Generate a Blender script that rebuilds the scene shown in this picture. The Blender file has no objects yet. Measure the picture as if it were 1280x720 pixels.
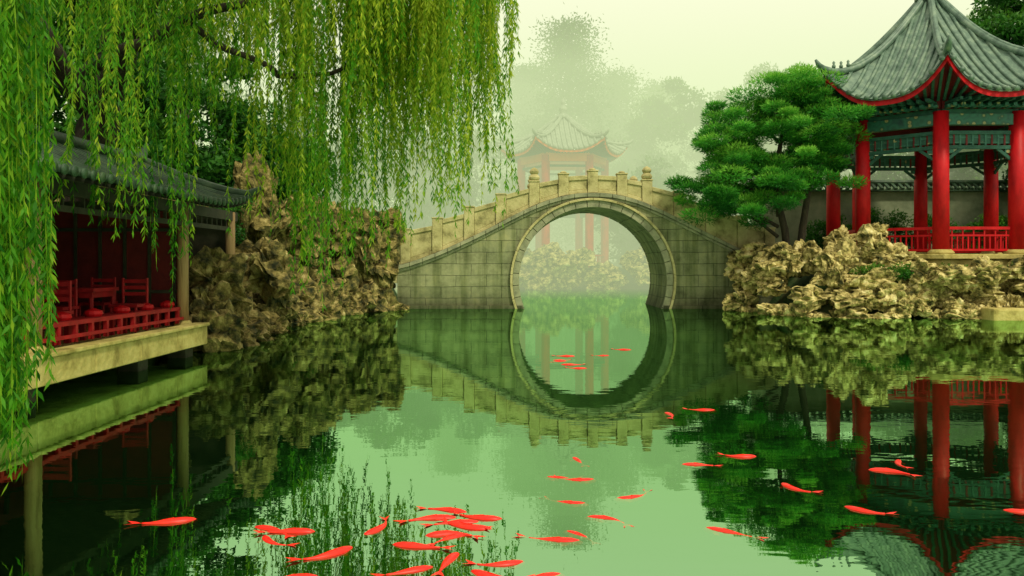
import bpy, math, random
import numpy as np
from mathutils import Vector, noise, Matrix
random.seed(7); rng=np.random.default_rng(7)
scene=bpy.context.scene
scene.view_settings.view_transform='Standard'
try: scene.view_settings.look='None'
except Exception: pass
scene.view_settings.exposure=0

# ------------------------------------------------------------ materials
def newmat(name):
    m=bpy.data.materials.new(name); m.use_nodes=True
    nt=m.node_tree; nt.nodes.clear()
    out=nt.nodes.new('ShaderNodeOutputMaterial')
    return m,nt,out
def ramp(nt,stops):
    r=nt.nodes.new('ShaderNodeValToRGB'); e=r.color_ramp.elements
    e[0].position=stops[0][0]; e[0].color=(*stops[0][1],1)
    e[1].position=stops[-1][0]; e[1].color=(*stops[-1][1],1)
    for p,c in stops[1:-1]:
        n=e.new(p); n.color=(*c,1)
    return r
def noisemat(name,stops,scale=3,rough=.8,bump=.02,detail=8,bscale=None,stretch=(1,1,1),spec=.3):
    m,nt,out=newmat(name); N=nt.nodes; L=nt.links
    b=N.new('ShaderNodeBsdfPrincipled'); tc=N.new('ShaderNodeTexCoord'); mp=N.new('ShaderNodeMapping')
    mp.inputs['Scale'].default_value=stretch
    L.new(tc.outputs['Object'],mp.inputs['Vector'])
    n=N.new('ShaderNodeTexNoise'); n.inputs['Scale'].default_value=scale; n.inputs['Detail'].default_value=detail
    n.inputs['Roughness'].default_value=.65
    L.new(mp.outputs[0],n.inputs['Vector'])
    r=ramp(nt,stops); L.new(n.outputs['Fac'],r.inputs[0]); L.new(r.outputs[0],b.inputs['Base Color'])
    b.inputs['Roughness'].default_value=rough
    b.inputs['Specular IOR Level'].default_value=spec
    if bump:
        n2=N.new('ShaderNodeTexNoise'); n2.inputs['Scale'].default_value=bscale or scale*4; n2.inputs['Detail'].default_value=6
        L.new(mp.outputs[0],n2.inputs['Vector'])
        bp=N.new('ShaderNodeBump'); bp.inputs['Strength'].default_value=.8; bp.inputs['Distance'].default_value=bump
        L.new(n2.outputs['Fac'],bp.inputs['Height']); L.new(bp.outputs[0],b.inputs['Normal'])
    L.new(b.outputs[0],out.inputs[0])
    return m
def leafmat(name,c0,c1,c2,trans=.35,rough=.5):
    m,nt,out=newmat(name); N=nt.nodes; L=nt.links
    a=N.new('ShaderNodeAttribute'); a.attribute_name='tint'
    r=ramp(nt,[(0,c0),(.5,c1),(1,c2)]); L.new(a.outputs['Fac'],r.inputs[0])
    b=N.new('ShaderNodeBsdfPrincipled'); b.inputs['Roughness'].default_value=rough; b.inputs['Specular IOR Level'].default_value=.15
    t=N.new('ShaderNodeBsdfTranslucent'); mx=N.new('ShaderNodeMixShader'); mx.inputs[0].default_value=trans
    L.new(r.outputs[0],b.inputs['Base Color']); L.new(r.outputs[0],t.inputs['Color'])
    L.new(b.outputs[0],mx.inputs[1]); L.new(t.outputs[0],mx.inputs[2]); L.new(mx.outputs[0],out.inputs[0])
    return m
def brickmat(name,c1,c2,mortar,bw,rh,scale=1,bump=.015):
    m,nt,out=newmat(name); N=nt.nodes; L=nt.links
    b=N.new('ShaderNodeBsdfPrincipled'); b.inputs['Roughness'].default_value=.85; b.inputs['Specular IOR Level'].default_value=.2
    tc=N.new('ShaderNodeTexCoord'); sp=N.new('ShaderNodeSeparateXYZ'); cb=N.new('ShaderNodeCombineXYZ')
    L.new(tc.outputs['Object'],sp.inputs[0])
    ad=N.new('ShaderNodeMath'); ad.operation='ADD'
    L.new(sp.outputs['X'],ad.inputs[0]); L.new(sp.outputs['Y'],ad.inputs[1])
    L.new(ad.outputs[0],cb.inputs['X']); L.new(sp.outputs['Z'],cb.inputs['Y'])
    dn=N.new('ShaderNodeTexNoise'); dn.inputs['Scale'].default_value=1.3; L.new(tc.outputs['Object'],dn.inputs['Vector'])
    va=N.new('ShaderNodeVectorMath'); va.operation='MULTIPLY_ADD'; va.inputs[1].default_value=(.06,.06,.06)
    L.new(dn.outputs['Color'],va.inputs[0]); L.new(cb.outputs[0],va.inputs[2])
    br=N.new('ShaderNodeTexBrick'); br.inputs['Scale'].default_value=scale
    br.inputs['Brick Width'].default_value=bw; br.inputs['Row Height'].default_value=rh; br.inputs['Mortar Size'].default_value=.008
    br.inputs['Mortar Smooth'].default_value=.4
    br.inputs['Color1'].default_value=(*c1,1); br.inputs['Color2'].default_value=(*c2,1); br.inputs['Mortar'].default_value=(*mortar,1)
    L.new(va.outputs[0],br.inputs['Vector'])
    n=N.new('ShaderNodeTexNoise'); n.inputs['Scale'].default_value=1.6; n.inputs['Detail'].default_value=10; n.inputs['Roughness'].default_value=.7
    L.new(tc.outputs['Object'],n.inputs['Vector'])
    r=ramp(nt,[(.3,(.42,.45,.35)),(.52,(.95,.97,.85)),(.72,(1.35,1.27,.98))]); L.new(n.outputs['Fac'],r.inputs[0])
    mu=N.new('ShaderNodeMixRGB'); mu.blend_type='MULTIPLY'; mu.inputs[0].default_value=1
    L.new(br.outputs['Color'],mu.inputs[1]); L.new(r.outputs[0],mu.inputs[2])
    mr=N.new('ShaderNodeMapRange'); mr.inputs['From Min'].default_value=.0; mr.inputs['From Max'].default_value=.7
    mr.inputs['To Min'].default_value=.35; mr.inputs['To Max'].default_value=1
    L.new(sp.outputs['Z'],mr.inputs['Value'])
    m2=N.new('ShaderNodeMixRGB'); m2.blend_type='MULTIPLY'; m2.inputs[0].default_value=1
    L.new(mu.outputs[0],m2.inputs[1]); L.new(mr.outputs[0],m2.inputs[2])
    mp=N.new('ShaderNodeMapping'); mp.inputs['Scale'].default_value=(5,5,.35); L.new(tc.outputs['Object'],mp.inputs[0])
    n3=N.new('ShaderNodeTexNoise'); n3.inputs['Scale'].default_value=1.0; n3.inputs['Detail'].default_value=5; L.new(mp.outputs[0],n3.inputs['Vector'])
    r3=ramp(nt,[(.38,(.5,.55,.42)),(.55,(1,1,1))]); L.new(n3.outputs['Fac'],r3.inputs[0])
    m3=N.new('ShaderNodeMixRGB'); m3.blend_type='MULTIPLY'; m3.inputs[0].default_value=.8
    L.new(m2.outputs[0],m3.inputs[1]); L.new(r3.outputs[0],m3.inputs[2])
    L.new(m3.outputs[0],b.inputs['Base Color'])
    n2=N.new('ShaderNodeTexNoise'); n2.inputs['Scale'].default_value=14; n2.inputs['Detail'].default_value=8
    L.new(tc.outputs['Object'],n2.inputs['Vector'])
    hs=N.new('ShaderNodeMath'); hs.operation='MULTIPLY_ADD'; hs.inputs[1].default_value=-1.2
    L.new(br.outputs['Fac'],hs.inputs[0]); L.new(n2.outputs['Fac'],hs.inputs[2])
    bp=N.new('ShaderNodeBump'); bp.inputs['Distance'].default_value=bump; bp.inputs['Strength'].default_value=.9
    L.new(hs.outputs[0],bp.inputs['Height']); L.new(bp.outputs[0],b.inputs['Normal'])
    L.new(b.outputs[0],out.inputs[0]); return m
def paintmat(name):
    m,nt,out=newmat(name); N=nt.nodes; L=nt.links
    b=N.new('ShaderNodeBsdfPrincipled'); b.inputs['Roughness'].default_value=.55
    tc=N.new('ShaderNodeTexCoord'); v=N.new('ShaderNodeTexVoronoi'); v.inputs['Scale'].default_value=5
    L.new(tc.outputs['Object'],v.inputs['Vector'])
    r=ramp(nt,[(0,(.25,.10,.03)),(.18,(.30,.28,.12)),(.3,(.015,.08,.05)),(.6,(.02,.13,.09)),(1,(.01,.05,.05))])
    L.new(v.outputs['Distance'],r.inputs[0]); L.new(r.outputs[0],b.inputs['Base Color']); L.new(b.outputs[0],out.inputs[0]); return m

M={}
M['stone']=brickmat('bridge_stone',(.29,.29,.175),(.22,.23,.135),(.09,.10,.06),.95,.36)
M['stone_light']=noisemat('carved_stone',[(.3,(.14,.125,.045)),(.48,(.39,.345,.15)),(.7,(.55,.49,.24))],2.5,.85,.02,bscale=20)
M['ring']=noisemat('voussoir_stone',[(.3,(.14,.15,.09)),(.6,(.30,.30,.18)),(.8,(.38,.36,.22))],3,.85,.015,bscale=25)
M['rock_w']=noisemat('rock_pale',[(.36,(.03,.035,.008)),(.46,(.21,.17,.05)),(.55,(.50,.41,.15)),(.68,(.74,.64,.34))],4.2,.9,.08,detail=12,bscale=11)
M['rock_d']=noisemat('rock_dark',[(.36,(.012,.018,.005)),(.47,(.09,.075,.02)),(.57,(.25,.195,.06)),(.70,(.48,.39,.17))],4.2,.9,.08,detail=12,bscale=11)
M['ground']=noisemat('mossy_ground',[(.3,(.015,.04,.01)),(.5,(.04,.09,.02)),(.65,(.10,.10,.04)),(.8,(.16,.14,.07))],1.1,.95,.05,bscale=8)
M['bed']=noisemat('pond_bed',[(.3,(.003,.030,.005)),(.7,(.006,.046,.008))],.8,1,0)
M['red']=noisemat('red_lacquer',[(.3,(.28,.003,.005)),(.55,(.50,.006,.010)),(.8,(.58,.012,.014))],4,.5,.004,bscale=18,stretch=(1,1,.4),spec=.2)
M['darkred']=noisemat('aged_dark_red',[(.3,(.07,.006,.006)),(.7,(.15,.012,.010))],4,.6,.004)
M['oldred']=noisemat('worn_red',[(.3,(.18,.003,.005)),(.7,(.38,.008,.010))],5,.6,.004)
M['orange']=noisemat('orange_trim',[(.3,(.65,.12,.02)),(.7,(.80,.20,.05))],4,.6,0)
M['wood']=noisemat('tan_timber',[(.3,(.16,.09,.035)),(.5,(.33,.20,.09)),(.75,(.42,.28,.14))],6,.7,.006,stretch=(2,2,.25))
M['darkwood']=noisemat('dark_timber',[(.3,(.015,.018,.01)),(.7,(.05,.045,.025))],5,.7,.006)
M['tile']=noisemat('glazed_grey_green_tile',[(.3,(.03,.07,.045)),(.5,(.10,.17,.12)),(.7,(.20,.28,.19))],3.5,.5,.01,bscale=12,spec=.5)
M['tile_p']=noisemat('pale_tile',[(.3,(.22,.26,.2)),(.7,(.36,.4,.32))],3.5,.6,0)  # paler than the other tiles, for the distant roof
M['tile_d']=noisemat('dark_green_tile',[(.3,(.006,.025,.010)),(.55,(.03,.07,.03)),(.8,(.10,.13,.05))],3.5,.6,.01,bscale=12,spec=.4)
M['plaster']=noisemat('weathered_plaster',[(.3,(.10,.13,.07)),(.5,(.19,.22,.13)),(.75,(.28,.30,.19))],1.5,.9,.01)
M['paint']=paintmat('painted_frieze')
M['teal']=noisemat('teal_timber',[(.3,(.01,.05,.04)),(.7,(.03,.12,.08))],6,.6,.004)
M['platform']=noisemat('platform_stone',[(.3,(.18,.14,.03)),(.5,(.40,.33,.10)),(.75,(.54,.46,.18))],3,.85,.02,bscale=16)
M['bark']=noisemat('bark',[(.3,(.012,.010,.007)),(.6,(.04,.033,.018)),(.8,(.08,.07,.04))],7,.95,.03,stretch=(2,2,.5))
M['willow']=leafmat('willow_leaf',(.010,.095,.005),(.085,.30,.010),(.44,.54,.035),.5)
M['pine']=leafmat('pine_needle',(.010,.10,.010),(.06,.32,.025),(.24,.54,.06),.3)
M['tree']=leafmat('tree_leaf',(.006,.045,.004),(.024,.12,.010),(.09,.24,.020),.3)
M['fartree']=leafmat('far_leaf',(.02,.07,.01),(.05,.14,.02),(.10,.22,.03),.3)
M['koi']=noisemat('koi_skin',[(.35,(.88,.014,.008)),(.66,(.92,.030,.012)),(.82,(.92,.22,.12))],5,.4,0,spec=.3)
# water
m,nt,out=newmat('pond_water'); N=nt.nodes; L=nt.links
g=N.new('ShaderNodeBsdfGlossy'); g.inputs['Roughness'].default_value=.006; g.inputs['Color'].default_value=(.50,.85,.49,1)
t=N.new('ShaderNodeBsdfTransparent'); t.inputs['Color'].default_value=(.80,.92,.74,1)
mx=N.new('ShaderNodeMixShader'); fr=N.new('ShaderNodeFresnel'); fr.inputs['IOR'].default_value=1.33
ma=N.new('ShaderNodeMath'); ma.operation='MULTIPLY_ADD'; ma.inputs[1].default_value=.36; ma.inputs[2].default_value=.60; ma.use_clamp=True
L.new(fr.outputs[0],ma.inputs[0]); L.new(ma.outputs[0],mx.inputs[0])
tc=N.new('ShaderNodeTexCoord'); mp=N.new('ShaderNodeMapping'); mp.inputs['Scale'].default_value=(.8,1.6,1)
nz=N.new('ShaderNodeTexNoise'); nz.inputs['Scale'].default_value=2.2; nz.inputs['Detail'].default_value=3
L.new(tc.outputs['Object'],mp.inputs[0]); L.new(mp.outputs[0],nz.inputs['Vector'])
bp=N.new('ShaderNodeBump'); bp.inputs['Strength'].default_value=1; bp.inputs['Distance'].default_value=.0012
L.new(nz.outputs['Fac'],bp.inputs['Height']); L.new(bp.outputs[0],g.inputs['Normal'])
L.new(t.outputs[0],mx.inputs[1]); L.new(g.outputs[0],mx.inputs[2]); L.new(mx.outputs[0],out.inputs[0]); M['water']=m
# mist
m,nt,out=newmat('glowing_mist'); N=nt.nodes; L=nt.links
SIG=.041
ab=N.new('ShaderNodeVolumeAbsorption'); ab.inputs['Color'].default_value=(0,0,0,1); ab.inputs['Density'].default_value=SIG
em=N.new('ShaderNodeEmission'); em.inputs['Color'].default_value=(.78,.92,.50,1); em.inputs['Strength'].default_value=SIG  # self-glow added to the volume, standing in for scattered daylight
ads=N.new('ShaderNodeAddShader'); L.new(ab.outputs[0],ads.inputs[0]); L.new(em.outputs[0],ads.inputs[1]); L.new(ads.outputs[0],out.inputs['Volume']); M['glowing_mist']=m

# ------------------------------------------------------------ mesh helpers
class MB:
    def __init__(s): s.v=[]; s.f=[]; s.m=[]; s.mats=[]
    def mi(s,mat):
        if mat not in s.mats: s.mats.append(mat)
        return s.mats.index(mat)
    def add(s,vs,fs,mat):
        o=len(s.v); i=s.mi(mat)
        s.v.extend([(float(v[0]),float(v[1]),float(v[2])) for v in vs]); s.f.extend([tuple(o+a for a in f) for f in fs]); s.m.extend([i]*len(fs))
    def box(s,x0,x1,y0,y1,z0,z1,mat):
        s.add([(x0,y0,z0),(x1,y0,z0),(x1,y1,z0),(x0,y1,z0),(x0,y0,z1),(x1,y0,z1),(x1,y1,z1),(x0,y1,z1)],
              [(0,3,2,1),(4,5,6,7),(0,1,5,4),(1,2,6,5),(2,3,7,6),(3,0,4,7)],mat)
    def beam(s,a,b,w,h,mat):
        a=Vector(a); b=Vector(b); d=(b-a)
        if d.length<1e-6: return
        d.normalize(); up=Vector((0,0,1))
        if abs(d.z)>.95: up=Vector((0,1,0))
        sd=d.cross(up).normalized()*w/2; u=sd.cross(d).normalized()*h/2
        vs=[a-sd-u,a+sd-u,a+sd+u,a-sd+u,b-sd-u,b+sd-u,b+sd+u,b-sd+u]
        s.add(vs,[(0,1,2,3),(7,6,5,4),(0,4,5,1),(1,5,6,2),(2,6,7,3),(3,7,4,0)],mat)
    def tube(s,pts,rad,mat,n=8,cap=True):
        pts=[Vector(p) for p in pts]
        if not hasattr(rad,'__len__'): rad=[rad]*len(pts)
        vs=[];fs=[]; ref=None
        for i,p in enumerate(pts):
            d=(pts[min(i+1,len(pts)-1)]-pts[max(i-1,0)]).normalized()
            if ref is None: ref=Vector((1,0,0)) if abs(d.x)<.8 else Vector((0,1,0))
            u=(ref-d*ref.dot(d)).normalized(); w=d.cross(u); ref=u
            for k in range(n):
                a=2*math.pi*k/n; vs.append(p+(u*math.cos(a)+w*math.sin(a))*rad[i])
        for i in range(len(pts)-1):
            for k in range(n):
                k2=(k+1)%n; fs.append((i*n+k,i*n+k2,(i+1)*n+k2,(i+1)*n+k))
        if cap:
            fs.append(tuple(range(n))[::-1]); fs.append(tuple((len(pts)-1)*n+k for k in range(n)))
        s.add(vs,fs,mat)
    def lathe(s,c,prof,mat,n=14):
        s.tube([(c[0],c[1],c[2]+z) for r,z in prof],[r for r,z in prof],mat,n)
    def prism(s,poly,z0,z1,mat):
        n=len(poly); s.add([(x,y,z0) for x,y in poly]+[(x,y,z1) for x,y in poly],
            [tuple(range(n))[::-1],tuple(range(n,2*n))]+[(i,(i+1)%n,n+(i+1)%n,n+i) for i in range(n)],mat)
    def obj(s,name,parent=None,smooth=False,bevel=0):
        me=bpy.data.meshes.new(name); me.from_pydata(s.v,[],s.f)
        for k in s.mats: me.materials.append(M[k])
        me.polygons.foreach_set('material_index',s.m)
        if smooth: me.polygons.foreach_set('use_smooth',[True]*len(s.f))
        me.update()
        o=bpy.data.objects.new(name,me); scene.collection.objects.link(o)
        if parent: o.parent=parent
        if bevel:
            b=o.modifiers.new('bevel','BEVEL'); b.width=bevel; b.segments=2; b.limit_method='ANGLE'
        return o
def empty(name):
    e=bpy.data.objects.new(name,None); e.empty_display_size=.3; scene.collection.objects.link(e); return e
def npmesh(name,V,F,mat,tint=None,parent=None,smooth=False):
    me=bpy.data.meshes.new(name); n=len(F); k=F.shape[1]
    me.vertices.add(len(V)); me.vertices.foreach_set('co',V.astype(np.float32).ravel())
    me.loops.add(n*k); me.loops.foreach_set('vertex_index',F.astype(np.int32).ravel())
    me.polygons.add(n); me.polygons.foreach_set('loop_start',np.arange(0,n*k,k,dtype=np.int32))
    try: me.polygons.foreach_set('loop_total',np.full(n,k,dtype=np.int32))
    except Exception: pass
    me.update(calc_edges=True)
    me.polygons.foreach_set('use_smooth',[bool(smooth)]*n)
    if tint is not None:
        a=me.attributes.new('tint','FLOAT','POINT'); a.data.foreach_set('value',tint.astype(np.float32))
    me.materials.append(M[mat]); me.validate()
    o=bpy.data.objects.new(name,me); scene.collection.objects.link(o)
    if parent: o.parent=parent
    return o
class Leaves:
    def __init__(s): s.V=[]; s.T=[]
    def add(s,c,d,L,W,t):
        n=len(c); d=d/np.linalg.norm(d,axis=1,keepdims=True)
        r=rng.normal(size=(n,3)); sd=np.cross(d,r); sd/=np.linalg.norm(sd,axis=1,keepdims=True)+1e-9
        L=np.broadcast_to(L,(n,))[:,None]; W=np.broadcast_to(W,(n,))[:,None]
        q=np.stack([c,c+d*L*.45+sd*W/2,c+d*L,c+d*L*.45-sd*W/2],1)
        s.V.append(q.reshape(-1,3)); s.T.append(np.repeat(np.clip(np.broadcast_to(t,(n,)),0,1),4))
    def obj(s,name,mat,parent=None):
        V=np.concatenate(s.V); T=np.concatenate(s.T); F=np.arange(len(V)).reshape(-1,4)
        return npmesh(name,V,F,mat,T,parent)
def crown(lv,c,r,nc,per,cr,leaf,asp=.5,up=0.2,tb=.45):
    c=np.array(c); r=np.array(r)
    for i in range(nc):
        d=rng.normal(size=3); d/=np.linalg.norm(d); rad=rng.uniform(.35,1)**.6
        cc=c+d*r*rad
        k=cr*rng.uniform(.6,1.35); n=int(per*rng.uniform(.6,1.3))
        p=rng.normal(size=(n,3)); p/=np.linalg.norm(p,axis=1,keepdims=True); p*=(rng.uniform(.2,1,(n,1)))**.5
        p*=np.array([k,k,k*.7])
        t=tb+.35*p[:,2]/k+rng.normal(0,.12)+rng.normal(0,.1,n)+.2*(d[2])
        lv.add(cc+p,rng.normal(size=(n,3))+np.array([0,0,up]),leaf*rng.uniform(.6,1.3,n),leaf*asp*rng.uniform(.7,1.2,n),t)

# ------------------------------------------------------------ ground, pond
def sdbox(x,y,x0,x1,y0,y1):
    cx,cy=(x0+x1)/2,(y0+y1)/2; dx=np.abs(x-cx)-(x1-x0)/2; dy=np.abs(y-cy)-(y1-y0)/2
    return np.sqrt(np.maximum(dx,0)**2+np.maximum(dy,0)**2)+np.minimum(np.maximum(dx,dy),0)
def gheight(x,y):
    sd=sdbox(x,y,-5.5,34,-10,20.9)
    sd=np.minimum(sd,sdbox(x,y,-8.2,0,-3,12.6)); sd=np.minimum(sd,sdbox(x,y,-3.5,7.4,19,30)); sd=np.minimum(sd,sdbox(x,y,-5.4,0,19,24.8))
    sd=np.minimum(sd,sdbox(x,y,-16,18,30.2,44))
    t=np.clip((sd+.1)/1.6,0,1); t=t*t*(3-2*t)
    top=np.where((x<-3)&(y<29),1.7,1.25)+.25*np.sin(x*.7+y*.4)+.15*np.sin(x*1.9-y*1.3)
    far=np.clip((np.hypot(x,y-20)-50)/150,0,1)*6
    return -.85+t*(top+.85)+far*t
u=np.linspace(-1,1,260); gx=np.sinh(u*4.2)/np.sinh(4.2)*700; gy=np.sinh(u*4.2)/np.sinh(4.2)*700+18
X,Y=np.meshgrid(gx,gy); Z=gheight(X,Y)
V=np.stack([X.ravel(),Y.ravel(),Z.ravel()],1); n=260
idx=np.arange(n*n).reshape(n,n); F=np.stack([idx[:-1,:-1],idx[:-1,1:],idx[1:,1:],idx[1:,:-1]],-1).reshape(-1,4)
npmesh('ground',V,F,'ground',smooth=True)
b=MB(); b.add([(-30,-14,-.80),(40,-14,-.80),(40,50,-.80),(-30,50,-.80)],[(0,1,2,3)],'bed'); b.obj('pond_bed')
b=MB(); b.add([(-30,-12,0),(38,-12,0),(38,48,0),(-30,48,0)],[(0,1,2,3)],'water'); b.obj('pond_water')
b=MB(); b.box(-110,110,31,150,-1.5,16,'glowing_mist'); b.obj('glowing_mist')

# ------------------------------------------------------------ bridge
br=empty('stone_arch_bridge')
XC,ZC,RI=2.54,.87,2.33; Y0,Y1=25.0,28.0; XL,XR=-3.6,8.3
dx_=np.array([-3.7,-2.4,-1.0,.5,1.5,2.54,3.6,4.5,6.5,8.4]); dz_=np.array([1.30,1.74,2.38,3.18,3.56,3.68,3.56,3.21,2.20,1.30])
xs=np.linspace(-3.7,8.4,400); zs=np.interp(xs,dx_,dz_)
ker=np.ones(41)/41; zs=np.convolve(np.pad(zs,20,mode='edge'),ker,'valid')
deck=lambda x: float(np.interp(x,xs,zs))
b=MB()
def strip(p,q,mat='stone'):
    for y,fl in ((Y0,False),(Y1,True)):
        vs=[(x,y,z) for x,z in p]+[(x,y,z) for x,z in q]; n=len(p)
        fs=[(i,i+1,n+i+1,n+i) for i in range(n-1)]
        if fl: fs=[f[::-1] for f in fs]
        b.add(vs,fs,mat)
xa=np.linspace(XL,XC-RI,24); strip([(x,-.9) for x in xa],[(x,deck(x)) for x in xa])
xa=np.linspace(XC+RI,XR,24); strip([(x,-.9) for x in xa],[(x,deck(x)) for x in xa])
th=np.linspace(math.pi,0,49); strip([(XC+RI*math.cos(a),ZC+RI*math.sin(a)) for a in th],[(XC+RI*math.cos(a),deck(XC+RI*math.cos(a))) for a in th])
for sg in (-1,1):
    tt=np.linspace(0,-math.radians(48),12)
    A=[(XC+sg*RI*math.cos(a),ZC+RI*math.sin(a)) for a in tt]; B=[(XC+sg*RI,z) for x,z in A]
    strip(A,B)
tt=np.linspace(-math.radians(48),math.pi+math.radians(48),80)
vs=[(XC+RI*math.cos(a),y,ZC+RI*math.sin(a)) for a in tt for y in (Y0,Y1)]
b.add(vs,[(2*i,2*i+1,2*i+3,2*i+2) for i in range(79)],'stone')
xa=np.linspace(XL,XR,60); vs=[(x,y,deck(x)) for x in xa for y in (Y0,Y1)]
b.add(vs,[(2*i,2*i+2,2*i+3,2*i+1) for i in range(59)],'stone_light')
for x in (XL,XR): b.add([(x,Y0,-.9),(x,Y1,-.9),(x,Y1,deck(x)),(x,Y0,deck(x))],[(0,1,2,3)],'stone')
b.box(XL,XC-RI+.12,Y0-.10,Y0-.003,-.5,.10,'stone'); b.box(XC+RI-.12,XR,Y0-.10,Y0-.003,-.5,.10,'stone')
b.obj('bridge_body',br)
b=MB()
def arcblock(r0,r1,a0,a1,y0,y1,mat,k=3):
    aa=np.linspace(a0,a1,k+1); vs=[]
    for a in aa:
        for r in (r0,r1):
            for y in (y0,y1): vs.append((XC+r*math.cos(a),y,ZC+r*math.sin(a)))
    fs=[]
    for i in range(k):
        o=4*i; fs+=[(o,o+2,o+6,o+4),(o+1,o+5,o+7,o+3),(o+2,o+3,o+7,o+6),(o,o+4,o+5,o+1)]
    fs+=[(0,1,3,2),(4*k,4*k+2,4*k+3,4*k+1)]
    b.add(vs,fs,mat)
a0,a1=-math.radians(30),math.pi+math.radians(30); nb=27
for i in range(nb):
    s=a0+(a1-a0)*i/nb; e=a0+(a1-a0)*(i+1)/nb
    arcblock(RI-.015,2.52,s+.004,e-.004,Y0-.05-random.random()*.012,Y0+.03,'ring')
    arcblock(RI-.015,2.52,s+.004,e-.004,Y1-.03,Y1+.05,'ring')
for i in range(14):
    s=a0+(a1-a0)*i/14; e=a0+(a1-a0)*(i+1)/14
    arcblock(2.525,2.60,s+.002,e-.002,Y0-.12,Y0+.03,'stone_light',4)
    arcblock(2.525,2.60,s+.002,e-.002,Y1-.03,Y1+.12,'stone_light',4)
b.obj('arch_ring',br,bevel=.008)
b=MB()
for yy,o in ((Y0,-1),(Y1,1)):
    segs=np.linspace(XL,XR,31)
    for i in range(30):
        x0,x1=segs[i]+.006,segs[i+1]-.006
        for (zo0,zo1,pr) in ((-.14,-.02,.12),(-.23,-.145,.05)):
            ya,yb=sorted((yy+o*pr,yy-o*.1))
            b.add([(x0,ya,deck(x0)+zo0),(x1,ya,deck(x1)+zo0),(x1,yb,deck(x1)+zo0),(x0,yb,deck(x0)+zo0),
                   (x0,ya,deck(x0)+zo1),(x1,ya,deck(x1)+zo1),(x1,yb,deck(x1)+zo1),(x0,yb,deck(x0)+zo1)],
                  [(0,3,2,1),(4,5,6,7),(0,1,5,4),(1,2,6,5),(2,3,7,6),(3,0,4,7)],'ring')
b.obj('cornice',br,bevel=.01)
b=MB()
posts=[-3.35,-2.35,-1.35,-.35,.70,1.62,2.54,3.46,4.25,5.25,6.25,7.25,8.1]
for yy,o in ((Y0+.14,-1),(Y1-.14,1)):
    for i,x in enumerate(posts):
        z=deck(x); H=.56+.38*min(1,max(0,(abs(x-2.54)-1.2)/3.5))
        hp=H+.10; w=.16
        b.box(x-w,x+w,yy-.14,yy+.14,z-.12,z+hp,'stone_light')
        b.box(x-w-.02,x+w+.02,yy-.16,yy+.16,z+hp+.002,z+hp+.05,'stone_light')
        if i in (4,8):
            b.lathe((x,yy,z+hp+.05),[(.12,0),(.16,.04),(.18,.10),(.14,.17),(.10,.2),(.14,.24),(.15,.30),(.10,.37),(.02,.42)],'stone_light')
        elif i in (5,6,7):
            b.lathe((x,yy,z+hp+.05),[(.10,0),(.11,.03),(.09,.05),(.05,.07)],'stone_light')
        if i<len(posts)-1:
            xn=posts[i+1]; Hn=.56+.38*min(1,max(0,(abs(xn-2.54)-1.2)/3.5)); H2=(H+Hn)/2
            x0=x+w+.004; x1=xn-w-.004; za,zb=deck(x0),deck(x1); zm=(za+zb)/2
            ta,tb_=zm+.55*(za-zm)+H2,zm+.55*(zb-zm)+H2
            def slab(t0,t1,la,lb,ua,ub,X0=x0,X1=x1):
                b.add([(X0,t0,la),(X1,t0,lb),(X1,t1,lb),(X0,t1,la),(X0,t0,ua),(X1,t0,ub),(X1,t1,ub),(X0,t1,ua)],
                  [(0,3,2,1),(4,5,6,7),(0,1,5,4),(1,2,6,5),(2,3,7,6),(3,0,4,7)],'stone_light')
            slab(yy-.10,yy+.10,za-.015,zb-.015,za+.11,zb+.11); slab(yy-.072,yy+.072,za+.111,zb+.111,ta-.14,tb_-.14); slab(yy-.115,yy+.115,ta-.139,tb_-.139,ta,tb_)
for x,sg in ((-3.75,-1),(8.5,1)):
    for yy in (Y0+.14,Y1-.14):
        b.tube([(x,yy-.09,1.75),(x,yy+.09,1.75)],[.36,.36],'stone_light',20)
        b.tube([(x,yy-.13,1.75),(x,yy-.091,1.75)],[.16,.18],'stone_light',16)
        b.box(x-.42,x+.42,yy-.12,yy+.12,.8,1.45,'stone_light')
b.obj('parapet',br,bevel=.018)

# ------------------------------------------------------------ rocks
import bmesh
def ico(sub):
    bm=bmesh.new(); bmesh.ops.create_icosphere(bm,subdivisions=sub,radius=1)
    V=np.array([v.co[:] for v in bm.verts]); F=np.array([[v.index for v in f.verts] for f in bm.faces]); bm.free(); return V,F
IV2,IF2=ico(4)
def rocktemplate(seed,V):
    o=Vector((seed*13.7,seed*5.1,seed*9.3)); res=[]
    for v in V:
        p=Vector(v); q=p*1.1+o
        d=1+.45*noise.noise(q)
        r1=1-abs(noise.noise(p*2.1+o))*2; d+=-.38*max(0,r1)**3
        r2=1-abs(noise.noise(p*4.7+o))*2; d+=-.20*max(0,r2)**3
        d+=.08*noise.noise(p*11+o)
        w=Vector((noise.noise(q*1.3+Vector((9,0,0))),noise.noise(q*1.3+Vector((0,9,0))),noise.noise(q*1.3+Vector((0,0,9)))))*.4
        res.append((p*d+w)[:])
    return np.array(res)
TPL=[rocktemplate(i,IV2) for i in range(12)]
def rotm(a,b_,c): 
    return np.array((Matrix.Rotation(a,3,'Z')@Matrix.Rotation(b_,3,'X')@Matrix.Rotation(c,3,'Y')))
def rocks(name,items,mat):
    Vs=[];Fs=[];o=0
    for (x,y,z,s,zs_) in items:
        T=TPL[random.randrange(12)]; R=rotm(random.uniform(0,6.3),random.uniform(-.6,.6),random.uniform(-.6,.6))
        sc=np.array([s*random.uniform(.8,1.3),s*random.uniform(.75,1.1),s*zs_])
        P=(T@R.T)*sc+np.array([x,y,z]); Vs.append(P); Fs.append(IF2+o); o+=len(P)
    return npmesh(name,np.concatenate(Vs),np.concatenate(Fs),mat,smooth=False)
it=[]
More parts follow.
